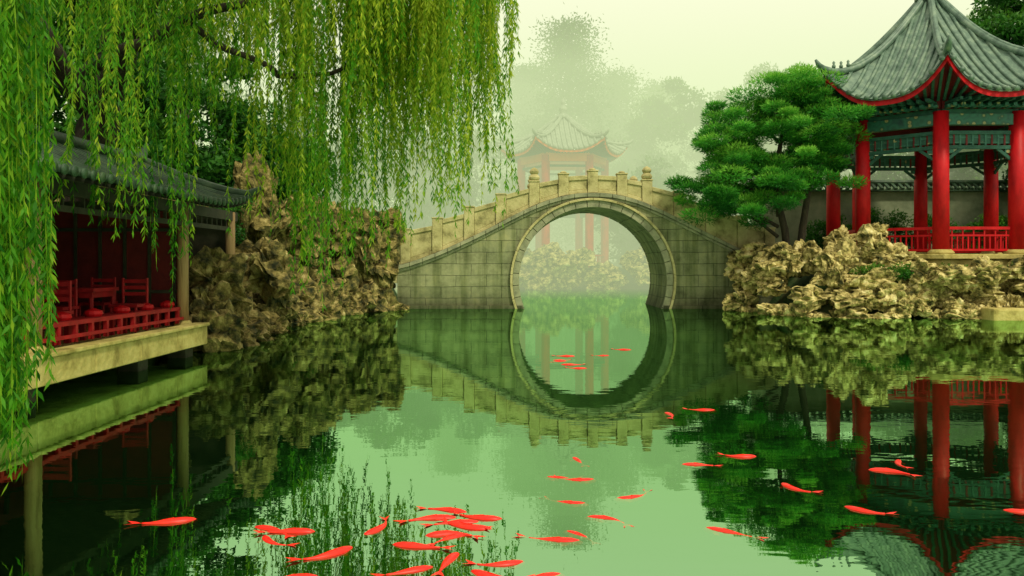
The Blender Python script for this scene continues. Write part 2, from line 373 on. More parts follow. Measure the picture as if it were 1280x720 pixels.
shl=lambda y: float(np.interp(y,[12.5,15,19,22,24.8],[-5.0,-5.2,-5.2,-4.7,-3.7]))
for i in range(190):
    y=random.uniform(12.9,24.7); sh=shl(y); d=random.random()**1.2*2.7
    if y<13.9 and d>.45: y+=1.2
    x=sh-d; zt=min(2.85,.35+1.2*d); z=random.uniform(max(-.1,zt-1.0),zt)
    it.append((x,y,z,random.uniform(.26,.60),random.uniform(.7,1.3)))
for i in range(34):
    y=random.uniform(13,24.6); it.append((shl(y)+random.uniform(-.15,.25),y,random.uniform(-.1,.15),random.uniform(.3,.5),.7))
for i in range(34):
    y=random.uniform(20,25.5); d=random.uniform(.2,2.2); it.append((shl(y)-d,y,random.uniform(.5,2.8),random.uniform(.4,.65),1.1))
it+=[(-5.95,18.5,2.9,.42,2.3),(-4.0,24.2,1.4,.6,1.6),(-4.4,23.6,2.0,.6,1.3),(-3.9,24.4,2.2,.5,1.1),(-5.3,14.2,1.0,.5,1.4),(-5.0,13.2,.55,.45,1.2),(-4.9,12.75,.3,.4,1),(-5.0,16.5,1.2,.5,1.5),(-5.4,20.5,2.2,.55,1.5)]
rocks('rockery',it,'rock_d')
it=[]
def shr(x): return float(np.interp(x,[6.7,7.6,9,15,17],[24.0,21.3,20.6,20.3,20.0]))
for i in range(200):
    x=random.uniform(6.8,16.5); d=random.random()**1.1*2.2; y=shr(x)+d
    if (x-12.85)**2+(y-24.5)**2<3.45**2: continue
    zt=min(1.85,.25+1.35*d); z=random.uniform(max(-.1,zt-.7),zt)
    it.append((x,y,z,random.uniform(.20,.50),random.uniform(.6,1.0)))
for i in range(34):
    x=random.uniform(6.9,16); it.append((x,shr(x)+random.uniform(-.15,.2),random.uniform(-.1,.12),random.uniform(.28,.5),.65))
for i in range(30):
    x=random.uniform(10.6,15.5); it.append((x,random.uniform(20.4,20.95),random.uniform(.5,1.3),random.uniform(.30,.46),.75))
it+=[(9.9,21.9,1.9,.55,.9),(9.2,22.0,1.6,.6,.8),(10.5,21.7,1.5,.5,.8),(8.6,22.4,1.5,.5,.9),(7.6,22.8,1.2,.5,.9),(7.2,23.4,1.0,.5,1.0),
     (13.4,20.7,1.3,.4,.7),(14.4,20.8,1.6,.5,.8),(14.0,20.6,1.3,.4,.7),(10.2,22.4,2.3,.42,.7),(9.4,22.9,2.1,.4,.9),(15.3,21.0,1.8,.5,.8),(13.9,20.7,1.75,.38,.8)]
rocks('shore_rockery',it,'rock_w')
it=[(random.uniform(-8,14),44.1+random.uniform(-.3,.8),random.uniform(0,2.0),random.uniform(.5,1.1),.8) for i in range(70)]
rocks('far_bank_rocks',it,'rock_w')
b=MB()
for i in range(6): b.box(11.9+i*1.3+.01,13.19+i*1.3,19.7,20.3,-.5,.30,'platform')
b.obj('stone_ledge',bevel=.06)

# ------------------------------------------------------------ polygonal pavilion roof
def poly_roof(parent,C,n,phi0,Re,ze,za,lift,rib=.24,tile='tile',ribr=.055,ridge=.10,fasc='red',soff='darkred',r_in=None,z_in=None):
    cx,cy=C
    def pt(k,s,t,off=0):
        A=(math.cos(phi0+k*2*math.pi/n),math.sin(phi0+k*2*math.pi/n)); B=(math.cos(phi0+(k+1)*2*math.pi/n),math.sin(phi0+(k+1)*2*math.pi/n))
        w=(s+1)/2; e=1+.05*abs(s)**4*t**3
        x=(A[0]*(1-w)+B[0]*w)*t*Re*e; y=(A[1]*(1-w)+B[1]*w)*t*Re*e
        z=ze+(za-ze)*max(0.0,1-t)**1.3+lift*abs(s)**2.6*t**2.6+off
        return (cx+x,cy+y,z)
    b=MB(); NS,NT=20,16
    for k in range(n):
        vs=[pt(k,-1+2*i/NS,.03+.97*j/NT) for j in range(NT+1) for i in range(NS+1)]
        fs=[(j*(NS+1)+i,(j+1)*(NS+1)+i,(j+1)*(NS+1)+i+1,j*(NS+1)+i+1) for j in range(NT) for i in range(NS)]
        b.add(vs,fs,tile)
    b.obj('roof_surface',parent,smooth=True)
    b=MB(); side=2*Re*math.sin(math.pi/n); m_=int(side/rib)
    for k in range(n):
        for q in range(m_+1):
            a=-side/2+side*(q+.5)/(m_+1); t0=max(.06,abs(a)/(side/2)+.01)
            if t0>.97: continue
            ts=np.linspace(t0,1.012,8); P=[pt(k,max(-1,min(1,a/(t*side/2))),t,.02) for t in ts]
            b.tube(P,ribr,tile,6)
            b.tube([P[-1],tuple(Vector(P[-1])+(Vector(P[-1])-Vector(P[-2])).normalized()*.03)],ribr*1.35,tile,8)
    b.obj('roof_tiles',parent,smooth=True)
    b=MB()
    for k in range(n):
        ts=np.linspace(.04,1.0,14); P=[pt(k,-1,t,.09) for t in ts]
        l=Vector(P[-1]); dr=(Vector(P[-1])-Vector(P[-2])).normalized()
        P+= [tuple(l+dr*.18+Vector((0,0,.07))),tuple(l+dr*.30+Vector((0,0,.20)))]
        b.tube(P,[ridge]*14+[ridge*.8,ridge*.35],tile,8)
        b.tube([tuple(Vector(p)+Vector((0,0,ridge*.95))) for p in P[:11]],ridge*.55,tile,6)
        for f in (.80,.86,.92):
            p=pt(k,-1,f,.2); b.lathe(p,[(.05,0),(.06,.05),(.03,.10),(.045,.15),(.01,.2)],tile,8)
    sc_=Re/4
    b.lathe((cx,cy,za-.25),[(.42*sc_,0),(.42*sc_,.15),(.26*sc_,.22),(.18*sc_,.35),(.26*sc_,.5),(.28*sc_,.62),(.16*sc_,.75),(.10*sc_,.85),(.15*sc_,.95),(.12*sc_,1.05),(.02,1.25)],tile,16)
    b.obj('roof_ridges',parent,smooth=True)
    b=MB()
    for k in range(n):
        for i in range(NS):
            s0,s1=-1+2*i/NS,-1+2*(i+1)/NS
            for (t,o0,o1,mt) in ((.995,-.05,-.02,tile),(.985,-.20,-.051,fasc)):
                a_=pt(k,s0,t,o0); b_=pt(k,s1,t,o0); c_=pt(k,s1,t,o1); d_=pt(k,s0,t,o1)
                a2=pt(k,s0,t-.03,o0); b2=pt(k,s1,t-.03,o0); c2=pt(k,s1,t-.03,o1); d2=pt(k,s0,t-.03,o1)
                b.add([a_,b_,c_,d_,a2,b2,c2,d2],[(0,1,2,3),(7,6,5,4),(0,4,5,1),(3,2,6,7)],mt)
            def inn(s):
                A=(math.cos(phi0+k*2*math.pi/n),math.sin(phi0+k*2*math.pi/n)); B=(math.cos(phi0+(k+1)*2*math.pi/n),math.sin(phi0+(k+1)*2*math.pi/n)); w=(s+1)/2
                return (cx+(A[0]*(1-w)+B[0]*w)*r_in,cy+(A[1]*(1-w)+B[1]*w)*r_in,z_in)
            b.add([pt(k,s0,.975,-.16),pt(k,s1,.975,-.16),inn(s1),inn(s0)],[(0,1,2,3)],soff)
        nr=int(side/.22)
        for q in range(nr):
            s=-1+2*(q+.5)/nr; b.beam(pt(k,s,.975,-.19),Vector(inn(s))+Vector((0,0,-.03)),.07,.07,'teal')
    b.obj('eaves',parent)
pv=empty('octagonal_pavilion')
C=(12.85,24.5); ph=math.radians(270-22); NP=8; R=2.75; ZB=1.67
def vtx(r,k,n=NP): a=ph+k*2*math.pi/n; return (C[0]+r*math.cos(a),C[1]+r*math.sin(a))
b=MB(); b.prism([vtx(3.35,k) for k in range(8)],-.2,ZB-.14,'platform'); b.prism([vtx(3.5,k) for k in range(8)],ZB-.138,ZB,'platform'); b.obj('stone_base',pv,bevel=.02)
b=MB()
for k in range(8):
    x,y=vtx(R,k); b.tube([(x,y,ZB+.12),(x,y,5.6)],[.215,.20],'red',20); b.lathe((x,y,ZB),[(.33,0),(.34,.05),(.26,.13)],'platform',16)
b.obj('columns',pv,smooth=True)
b=MB()
for k in range(8):
    a=Vector((*vtx(R,k),0)); c=Vector((*vtx(R,k+1),0))
    Z=lambda v,z: Vector((v.x,v.y,z))
    b.beam(Z(a,5.38),Z(c,5.38),.22,.30,'paint'); b.beam(Z(a,5.02),Z(c,5.02),.10,.10,'teal'); b.beam(Z(a,4.62),Z(c,4.62),.10,.10,'teal')
    for q in range(1,12):
        p=a.lerp(c,q/12); b.beam(Z(p,4.62),Z(p,5.02),.05,.05,'paint' if q%2 else 'darkred')
        if q<11:
            p2=a.lerp(c,(q+1)/12); b.beam(Z(p,4.82+(.07 if q%2 else -.07)),Z(p2,4.82+(.07 if q%2 else -.07)),.04,.04,'paint')
    b.beam(Z(a,4.86),Z(c,4.86),.02,.28,'teal')
    for f,g_ in ((.06,.26),(.94,.74)):
        p=a.lerp(c,f); q=a.lerp(c,g_); b.beam(Z(p,4.25),Z(q,4.58),.06,.08,'teal'); b.beam(Z(p,4.5),Z(a.lerp(c,(f+g_)/2),4.52),.05,.1,'paint')
    nrm=((a+c)/2-Vector((C[0],C[1],0))).normalized()
    b.beam(Z(a,5.60),Z(c,5.60),.16,.12,'teal')
    for q in range(9):
        p=a.lerp(c,(q+.5)/9)
        b.beam(Z(p,5.72),Z(p,5.72)+nrm*.5,.10,.09,'paint'); b.beam(Z(p,5.82),Z(p,5.82)+nrm*.8,.08,.08,'teal')
        b.beam(Z(p+nrm*.35,5.70)+Vector((-nrm.y,nrm.x,0))*.14,Z(p+nrm*.35,5.70)-Vector((-nrm.y,nrm.x,0))*.14,.07,.07,'paint')
    b.beam(Z(a,5.82),Z(c,5.82),.10,.30,'darkred')
    if k!=4:
        b.beam(Z(a,ZB+.72),Z(c,ZB+.72),.10,.08,'red'); b.beam(Z(a,ZB+.52),Z(c,ZB+.52),.05,.05,'red'); b.beam(Z(a,ZB+.12),Z(c,ZB+.12),.06,.06,'red')
        for q in range(1,14):
            p=a.lerp(c,q/14); b.beam(Z(p,ZB+.12),Z(p,ZB+.52 if q%2 else ZB+.72),.035,.035,'red')
b.obj('frieze_and_railing',pv)
poly_roof(pv,C,8,ph,4.05,5.95,9.75,.95,r_in=2.8,z_in=5.95)
b=MB(); b.prism([vtx(2.72,k) for k in range(8)],6.0,6.05,'darkred'); b.obj('ceiling',pv)

# garden wall behind the pavilion
b=MB(); xw=9.0
while xw<26:
    b.box(xw+.003,xw+2.997,29.7,29.95,.3,4.1,'plaster'); b.box(xw+.003,xw+2.997,29.66,29.99,.3,1.3,'platform')
    xw+=3.0
b.box(9,27,29.45,30.2,4.102,4.16,'tile_d')
for i in range(70):
    xx=9.1+i*.255; b.beam((xx,29.83,4.42),(xx,29.42,4.18),.10,.07,'tile_d'); b.beam((xx,29.83,4.42),(xx,30.22,4.18),.10,.07,'tile_d')
b.tube([(9,29.83,4.46),(27,29.83,4.46)],.09,'tile_d',8)
b.obj('garden_wall')

fp=empty('distant_pavilion'); C2=(3.05,47.5)
ph2=math.radians(-90+30+3)
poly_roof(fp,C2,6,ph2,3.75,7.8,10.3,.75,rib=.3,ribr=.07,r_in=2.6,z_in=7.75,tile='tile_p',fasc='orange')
b=MB()
for k in range(6):
    a=ph2+k*math.pi/3; x,y=C2[0]+2.5*math.cos(a),C2[1]+2.5*math.sin(a); x2,y2=C2[0]+2.5*math.cos(a+math.pi/3),C2[1]+2.5*math.sin(a+math.pi/3)
    b.tube([(x,y,1.2),(x,y,7.6)],.24,'red',12)
    b.beam((x,y,7.5),(x2,y2,7.5),.3,.5,'orange'); b.beam((x,y,7.0),(x2,y2,7.0),.12,.12,'teal'); b.beam((x,y,4.4),(x2,y2,4.4),.2,.25,'teal')
    b.beam((x,y,1.9),(x2,y2,1.9),.1,.1,'red')
    for q in range(1,8):
        t=q/8; b.beam((x+(x2-x)*t,y+(y2-y)*t,1.2),(x+(x2-x)*t,y+(y2-y)*t,1.9),.06,.06,'red')
b.prism([(C2[0]+3.2*math.cos(ph2+k*math.pi/3),C2[1]+3.2*math.sin(ph2+k*math.pi/3)) for k in range(6)],-.5,1.2,'platform')
b.obj('columns_and_base',fp)

# ------------------------------------------------------------ waterside pavilion (left)
wp=empty('waterside_pavilion')
b=MB()
for i in range(7):
    y0=4.6+i*1.1; b.box(-7.9,-4.70,y0+.004,y0+1.096,.17,.45,'platform')
    b.box(-4.9,-4.66,y0+.01,y0+1.09,.452,.50,'platform')
for y in (5.5,8.0,10.5,12.0): 
    for x in (-5.0,-7.4): b.box(x-.14,x+.14,y-.14,y+.14,-.85,.168,'darkwood')
b.obj('platform_slab',wp,bevel=.012)
b=MB()
for y in (5.9,8.35,12.15): b.tube([(-5.02,y,.45),(-5.02,y,2.32)],[.085,.08],'wood',14); b.lathe((-5.02,y,.45),[(.13,0),(.13,.05),(.10,.09)],'platform',12)
b.tube([(-5.02,14.2,.9),(-5.02,14.2,2.32)],.08,'wood',14)
for y in (5.9,8.35,10.3,12.15,14.2): b.tube([(-7.3,y,.45),(-7.3,y,2.32)],.09,'darkwood',12)
b.obj('columns',wp,smooth=True)
b=MB()
b.beam((-5.02,4.6,2.25),(-5.02,14.4,2.25),.12,.16,'darkwood'); b.beam((-5.02,4.6,2.02),(-5.02,14.4,2.02),.06,.07,'darkwood')
for i in range(44): 
    y=4.7+i*.22; b.box(-5.04,-5.0,y-.012,y+.012,2.05,2.18,'darkwood')
for y in (5.9,8.35,12.15,14.2): b.beam((-5.02,y,2.28),(-7.3,y,2.28),.1,.14,'darkwood')
b.box(-7.42,-7.34,4.6,14.4,.45,2.4,'darkred')
for i in range(20):
    y=4.8+i*.48; b.box(-7.335,-7.28,y-.02,y+.02,.5,2.2,'darkwood')
for z in (.9,1.3,1.9): b.box(-7.33,-7.29,4.6,14.4,z,z+.05,'darkwood')
b.box(-7.3,-5.1,14.35,14.42,.6,2.3,'darkwood')
b.box(-7.3,-5.1,12.28,12.34,.46,2.3,'darkred')
for i in range(6):
    xx=-7.1+i*.38; b.box(xx-.02,xx+.02,12.24,12.277,.5,2.2,'darkwood')
for z in (.95,1.9): b.box(-7.3,-5.1,12.245,12.275,z,z+.05,'darkwood')
b.obj('walls_and_beams',wp)
b=MB()
for ya,yb in ((5.98,8.26),(8.44,12.06)):
    b.box(-5.38,-5.02,ya,yb,.70,.75,'oldred'); b.box(-5.0,-4.97,ya,yb,.56,.60,'oldred')
    k=int((yb-ya)/.34)
    for i in range(k+1):
        y=ya+.05+(yb-ya-.1)*i/k
        b.box(-5.07,-5.02,y-.025,y+.025,.50,.70,'oldred')
        if i%2==0: b.lathe((-5.2,y,.75),[(.09,0),(.11,.03),(.10,.07),(.02,.1)],'red',12)
        b.box(-5.36,-5.30,y-.025,y+.025,.45,.70,'oldred')
b.obj('bench',wp)
for i,(x,y) in enumerate([(-6.0,7.2),(-6.1,9.3),(-6.0,11.1)]):
    t=MB(); t.box(x-.35,x+.35,y-.35,y+.35,1.02,1.07,'oldred'); t.box(x-.31,x+.31,y-.31,y+.31,.94,1.018,'oldred')
    for sx in (-1,1):
        for sy in (-1,1): t.tube([(x+sx*.29,y+sy*.29,.45),(x+sx*.29,y+sy*.29,.94)],.028,'oldred',8)
    t.obj('tea_table',wp)
    for dx,dy in ((.62,.1),(-.1,.62),(0,-.62)):
        c=MB(); X0,Y0_=x+dx,y+dy
        c.box(X0-.2,X0+.2,Y0_-.2,Y0_+.2,.80,.84,'oldred')
        for sx in (-1,1):
            for sy in (-1,1): c.tube([(X0+sx*.17,Y0_+sy*.17,.45),(X0+sx*.17,Y0_+sy*.17,.80 if sy<0 else 1.2)],.02,'oldred',6)
        for zz in (.95,1.04,1.13): c.box(X0-.165,X0+.165,Y0_+.16,Y0_+.18,zz,zz+.05,'oldred')
        c.obj('chair',wp)
b=MB(); YA,YB=4.2,13.1; XE,XRG,ZE,ZR=-4.35,-6.1,2.30,3.0
def rp(x,y,off=0):
    t=(x-XRG)/(XE-XRG); tt=abs(t); e=max(0,(y-(YB-1.6))/1.6)
    return (x,y,ZE+(ZR-ZE)*max(0.0,1-tt)**1.3+.18*e**2*(.3+.7*tt)+off)
NX,NY=14,30
for off,mt in ((0,'tile_d'),(-.07,'darkwood')):
    for sg in (1,-1):
        vs=[rp(XRG+sg*(XE-XRG)*i/NX,YA+(YB-YA)*j/NY,off) for j in range(NY+1) for i in range(NX+1)]
        b.add(vs,[(j*(NX+1)+i,j*(NX+1)+i+1,(j+1)*(NX+1)+i+1,(j+1)*(NX+1)+i) for j in range(NY) for i in range(NX)],mt)
for j in range(50):
    y=YA+.1+j*(YB-YA-.2)/49
    for sg in (1,-1):
        P=[rp(XRG+sg*(XE-XRG)*t,y,.015) for t in np.linspace(.03,1.015,8)]; b.tube(P,.042,'tile_d',6)
        b.tube([P[-1],tuple(Vector(P[-1])+Vector((sg*.025,0,-.003)))],.055,'tile_d',8)
    p=rp(XE,y); b.beam((p[0]-.02,p[1]+.09,p[2]-.05),(XE-.7,p[1]+.09,p[2]+.12),.05,.05,'darkwood')
b.tube([rp(XRG,YA,.08)]+[rp(XRG,y,.08) for y in np.linspace(YA+.5,YB,10)]+[(XRG,YB+.2,ZR+.4)],[.10]*11+[.03],'tile_d',8)
for sg in (1,-1):
    P=[rp(XRG+sg*(XE-XRG)*t,YB,.06) for t in np.linspace(0,1,9)]; P.append((P[-1][0]+sg*.2,YB+.08,P[-1][2]+.12)); b.tube(P,[.075]*9+[.03],'tile_d',8)
b.obj('tiled_roof',wp,smooth=True)

# ------------------------------------------------------------ willow
wl=empty('weeping_willow'); b=MB()
limbs=[
 ([(-7.9,14.6,1.0),(-7.7,14.3,2.6),(-7.2,13.8,4.0),(-6.4,13.2,5.2),(-5.4,12.6,6.2),(-4.0,12.0,6.9),(-2.4,11.6,7.1),(-.9,11.2,6.8),(.1,11.0,6.3)],[.42,.36,.32,.26,.21,.16,.11,.07,.03]),
 ([(-7.2,13.8,4.0),(-6.4,12.0,4.3),(-5.3,11.2,4.45),(-4.4,10.8,4.75),(-3.5,10.6,5.0),(-2.6,10.4,5.4)],[.15,.11,.085,.065,.05,.03]),
 ([(-6.4,13.2,5.2),(-5.6,11.6,5.9),(-4.9,9.6,6.2),(-4.3,7.4,5.9),(-3.6,5.4,5.3),(-2.7,4.2,4.7)],[.2,.17,.13,.10,.07,.03]),
 ([(-5.4,12.6,6.2),(-4.2,13.6,6.6),(-2.6,14.2,6.6),(-1.0,14.0,6.2)],[.14,.11,.08,.04]),
 ([(-4.4,10.8,4.75),(-3.7,10.7,4.2),(-3.1,10.7,3.95),(-2.5,10.7,4.0),(-1.9,10.8,4.3)],[.045,.042,.038,.03,.015]),
 ([(-7.2,13.8,4.0),(-7.6,11.8,5.6),(-7.4,9.4,6.4),(-6.6,7.4,6.3)],[.2,.15,.1,.05]),
]
for P,Rr in limbs:
    P=[Vector(p) for p in P]; Q=[];RR=[]
    for i in range(len(P)-1):
        for f in (0,.2,.4,.6,.8):
            p=P[i].lerp(P[i+1],f); 
            if not (i==0 and f==0): p=p+noise.noise_vector(p*1.9)*.13
            Q.append(p); RR.append((Rr[i]*(1-f)+Rr[i+1]*f)*random.uniform(.9,1.12))
    Q.append(P[-1]); RR.append(Rr[-1]); b.tube(Q,RR,'bark',10)
b.obj('trunk_and_limbs',wl,smooth=True)
lv=Leaves()
def strand(x,y,zt,zb,scale=1.0,tb=.45,dens=1.0,sway=1.0):
    Ln=zt-zb
    if Ln<.3: return
    n=int(Ln/.021*dens); u_=np.sort(rng.uniform(0,1,n))
    keep=rng.uniform(0,1,n)<np.clip(1.2-.5*u_**3,0,1); u_=u_[keep]; n=len(u_)
    ph1,ph2_=rng.uniform(0,6.3,2); amp=rng.uniform(.02,.08)*sway; drift=rng.normal(0,.13,2)*sway
    def pos(u):
        z=zt-Ln*u; return np.stack([x+drift[0]*u**.5*min(Ln,3)/2+amp*np.sin(u*Ln*1.7+ph1),y+drift[1]*u**.5+amp*np.cos(u*Ln*1.4+ph2_),z],1)
    c=pos(u_); ang=rng.uniform(0,6.3,n); sp=rng.uniform(.25,.85,n)
    d=np.stack([np.cos(ang)*sp,np.sin(ang)*sp,-np.ones(n)],1)
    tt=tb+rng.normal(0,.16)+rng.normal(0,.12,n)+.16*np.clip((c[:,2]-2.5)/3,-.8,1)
    lv.add(c,d,.092*scale*rng.uniform(.7,1.25,n),.021*scale*rng.uniform(.7,1.2,n),tt)
    k=max(3,int(Ln/.22)); uu=np.linspace(0,1,k+1); q=pos(uu); dd=q[1:]-q[:-1]; l=np.linalg.norm(dd,axis=1)
    lv.add(q[:-1],dd,l*1.15,.007,np.full(k,.7))
def cluster(x,y,zb,r,n,zt=None,tb=.45,scale=1.0,dens=1.0):
    for i in range(n):
        a,q=rng.uniform(0,6.3),r*math.sqrt(rng.uniform(0,1))
        zz=zb+abs(rng.normal(0,.55))+.5*(q/r)**2
        top=(zt if zt else rng.uniform(5.2,6.8))
        strand(x+q*math.cos(a),y+q*math.sin(a)*1.6,top+rng.normal(0,.2),zz,scale,tb,dens)
CL=[(-5.0,8.9,2.2,.22,8),(-4.85,9.0,1.5,.16,9),(-4.35,8.5,1.15,.12,9),(-4.5,9.8,1.6,.2,10),(-4.2,10.0,.85,.13,11),(-4.3,11.0,2.5,.24,12),
    (-4.1,12.0,2.8,.30,16),(-3.4,11.0,1.7,.2,14),(-3.2,12.0,2.2,.25,16),(-2.45,10.2,.70,.15,16),(-2.6,12.0,1.6,.25,22),(-2.05,11.0,1.0,.18,20),
    (-2.0,13.0,2.4,.3,18),(-1.5,11.0,1.5,.17,18),(-1.3,12.0,2.7,.3,18),(-.85,10.3,1.6,.15,17),(-.7,12.0,2.5,.28,18),(-.35,11.0,1.8,.15,16),(.05,11.0,3.1,.10,3),(-.6,11.4,2.2,.2,16),(-2.9,10.6,1.8,.18,14),
    (-3.9,8.3,1.5,.10,5),(-1.75,10.5,2.0,.16,12),(-1.1,11,2.0,.16,14),(-2.3,11.6,2.0,.2,14),(-3.0,11.5,1.2,.14,14),(-1.9,10.2,1.3,.12,10),(-3.6,9.9,3.0,.3,12),(-2.9,9.8,3.0,.3,12),(-4.3,10,3.3,.3,10)]
for (x,y,z,r,n) in CL: cluster(x,y,z,r,n,tb=(.32 if x<-3.8 else .44)+rng.uniform(0,.3))
for i in range(100):
    x=rng.uniform(-6.8,-.15); y=rng.uniform(9.2,14); left=x<-3.9
    cluster(x,y,rng.uniform(3.7 if left else 3.0,4.7),.26,9,tb=rng.uniform(.15,.6) if left else rng.uniform(.25,.8)+(.12 if x>-1.8 else 0))
for i in range(28):
    x=rng.uniform(-2.4,-.15); y=rng.uniform(10,12.5); cluster(x,y,rng.uniform(2.5,3.8),.20,9,tb=rng.uniform(.5,1.0))
for i in range(135):
    y=4.15+rng.normal(0,.25); px=rng.uniform(-.70,-.610)
    strand(px*y,y,4.7,.22+abs(rng.normal(0,.42))+max(0,(px+.640))*20,.8,.46,1.1,.45)
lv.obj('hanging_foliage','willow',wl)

# ------------------------------------------------------------ pine
pn=empty('pine_tree'); b=MB()
PY=23.5
lobes=[(6.25,5.1,.8),(7.2,5.9,.9),(8.7,6.4,.95),(9.3,5.6,.9),(6.1,4.1,.8),(7.5,4.3,.9),(9.2,4.5,.9),(6.7,3.1,.65),(8.1,6.5,.8),(8.3,5.3,1.0),(7.2,5.1,.9),(8.6,4.1,.7),(9.6,5.0,.6),(5.9,3.4,.5),(8.9,5.9,.9),(7.8,3.7,.6),(6.6,4.6,.8)]
lobes=[(8.0+(x-8.1)*.9,z,r) for x,z,r in lobes]
trs=[[(8.2,PY,1.0),(8.05,PY,2.4),(7.75,PY-.05,3.6),(7.9,PY,4.8),(8.1,PY,6.2)],[(8.45,PY+.1,1.0),(8.6,PY+.1,2.4),(8.75,PY,3.6),(8.6,PY+.1,5.0),(8.7,PY,6.0)]]
for P in trs: b.tube(P,[.13,.11,.09,.07,.03],'bark',10)
for (x,z,r) in lobes:
    sx=7.85 if x<8.1 else 8.7; y=PY+random.uniform(-.6,.5)
    b.tube([(sx,PY,z-.9),((sx+x)/2,(PY+y)/2,z-.45),(x,y,z-.15)],[.06,.045,.02],'bark',7)
b.obj('trunk_and_branches',pn,smooth=True)
lv=Leaves()
for (x,z,r) in lobes:
    for j in range(14):
        px=x+rng.normal(0,.44)*r/.8; py=PY+rng.normal(0,.65); pz=z+rng.normal(0,.27); rr=rng.uniform(.18,.42)
        n=620; p=rng.normal(size=(n,3)); p/=np.linalg.norm(p,axis=1,keepdims=True); p*=rng.uniform(.3,1.1,(n,1))**.6
        p*=np.array([rr*1.25,rr*1.25,rr*.55]); t=.38+.55*p[:,2]/(rr*.55)*.8+rng.normal(0,.14)+rng.normal(0,.12,n)+.06*(pz-4.5)  # brighter pad tops: light from above put into the needle tint
        d=p*np.array([1.2,1.2,1.2])+rng.normal(0,.2,(n,3))+np.array([0,0,.22])
        lv.add(np.array([px,py,pz])+p,d,.14*rng.uniform(.6,1.3,n),.024,t)
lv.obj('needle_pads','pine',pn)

# ------------------------------------------------------------ background vegetation
lv=Leaves()
for (x,y,z,rx,ry,rz,nc) in [(-12,19,5,4,3,5,95),(-9.5,18,4.5,2.4,2,3.6,60),(-16,17,6,4,3,6,80),(-8.5,21,4.5,2.0,2,3.2,45),(-11,13,6,2.5,3,3.5,50),(-6.9,22.5,3.6,1.4,1.5,1.6,26),(-14,24,8,5,3,6,70)]:
    crown(lv,(x,y,z),(rx,ry,rz),nc,420,.75,.17,.5,tb=.42)
b=MB()
for (x,y) in [(-12,19),(-9.5,18),(-16,17),(-8.5,21),(-11,13),(-14,24)]:
    b.tube([(x,y,.5),(x+.2,y,3),(x-.2,y,6)],[.3,.24,.1],'bark',8)
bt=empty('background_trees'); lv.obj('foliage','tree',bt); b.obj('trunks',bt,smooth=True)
lv=Leaves()
for i in range(26):
    y=rng.uniform(14.5,24); crown(lv,(-6.2-rng.uniform(0,1.6),y,2.3+rng.uniform(-.2,.6)),(.5,.5,.35),4,160,.3,.09,.45,tb=.45)
for i in range(22):
    y=rng.uniform(14.2,24.3); d=rng.uniform(.3,1.6); crown(lv,(shl(y)-d,y,.6+1.15*d),(.3,.3,.2),3,110,.2,.07,.45,tb=.55)
for i in range(22):
    x=rng.uniform(8.8,16); yy=shr(x)+rng.uniform(.3,.9); crown(lv,(x,yy,1.2),(.4,.2,.15),3,120,.18,.07,.45,tb=.6)
for i in range(18):
    crown(lv,(rng.uniform(9.5,20),28.6+rng.uniform(-.4,.4),2.1+rng.uniform(-.2,.9)),(.9,.4,.7),7,180,.38,.11,.45,tb=.45)
lv.obj('rockery_shrubs','tree')
lv=Leaves(); b=MB()
def conifer(x,y,h,r,nt_=26):
    b.tube([(x,y,0),(x,y,h)],[.35,.05],'bark',8)
    for i in range(nt_):
        f=i/nt_; z=h*(.15+.85*f); rr=r*(1-f)**.8+.4
        m_=int(5+rr*2.5)
        for k in range(m_):
            a=rng.uniform(0,6.3); q=rr*rng.uniform(.4,1); n=150
            p=rng.normal(size=(n,3))*np.array([.8,.8,.3]); lv.add(np.array([x+q*math.cos(a),y+q*math.sin(a),z-q*.12])+p,rng.normal(size=(n,3)),.26,.11,.4+rng.normal(0,.15)+rng.normal(0,.1,n))
conifer(4.3,60,20,4.6); conifer(1.2,66,18,4); conifer(8.2,64,17,4); conifer(-5,70,17,4); conifer(13.5,72,18,5)
for (x,y,z,rx,ry,rz,nc) in [(12,58,8,4.5,3,6.5,80),(16.5,52,6,4.5,3,5,70),(-3,52,5,4,3,5,60),(-8,50,5.5,4,3,5,70),(-13,46,6,4,3,6,70),(22,48,7,5,3,6,80),(27,40,8,5,4,8,80),(33,36,9,5,4,9,70),(8.5,50,4.5,3,2,3.5,40),(-19,42,8,5,4,7,60),(20,60,9,6,3,7,70),(20,36,4,4,2,3.5,50)]:
    crown(lv,(x,y,z),(rx,ry,rz),nc,340,1.25,.27,.55,tb=.45); b.tube([(x,y,0),(x,y,z)],[.35,.15],'bark',8)
ft=empty('misty_trees'); lv.obj('foliage','fartree',ft); b.obj('trunks',ft,smooth=True)
lv=Leaves(); crown(lv,(19.5,29.0,8.5),(3.5,2.2,4.2),90,380,.8,.2,.5,tb=.4); crown(lv,(21,27,4),(3,3,3),50,300,.8,.18,.5,tb=.4)
st=empty('shade_tree'); lv.obj('foliage','tree',st); b=MB(); b.tube([(19.5,29.0,.5),(19.3,29.0,5),(19.6,29.0,9)],[.35,.25,.1],'bark',8); b.obj('trunk',st,smooth=True)

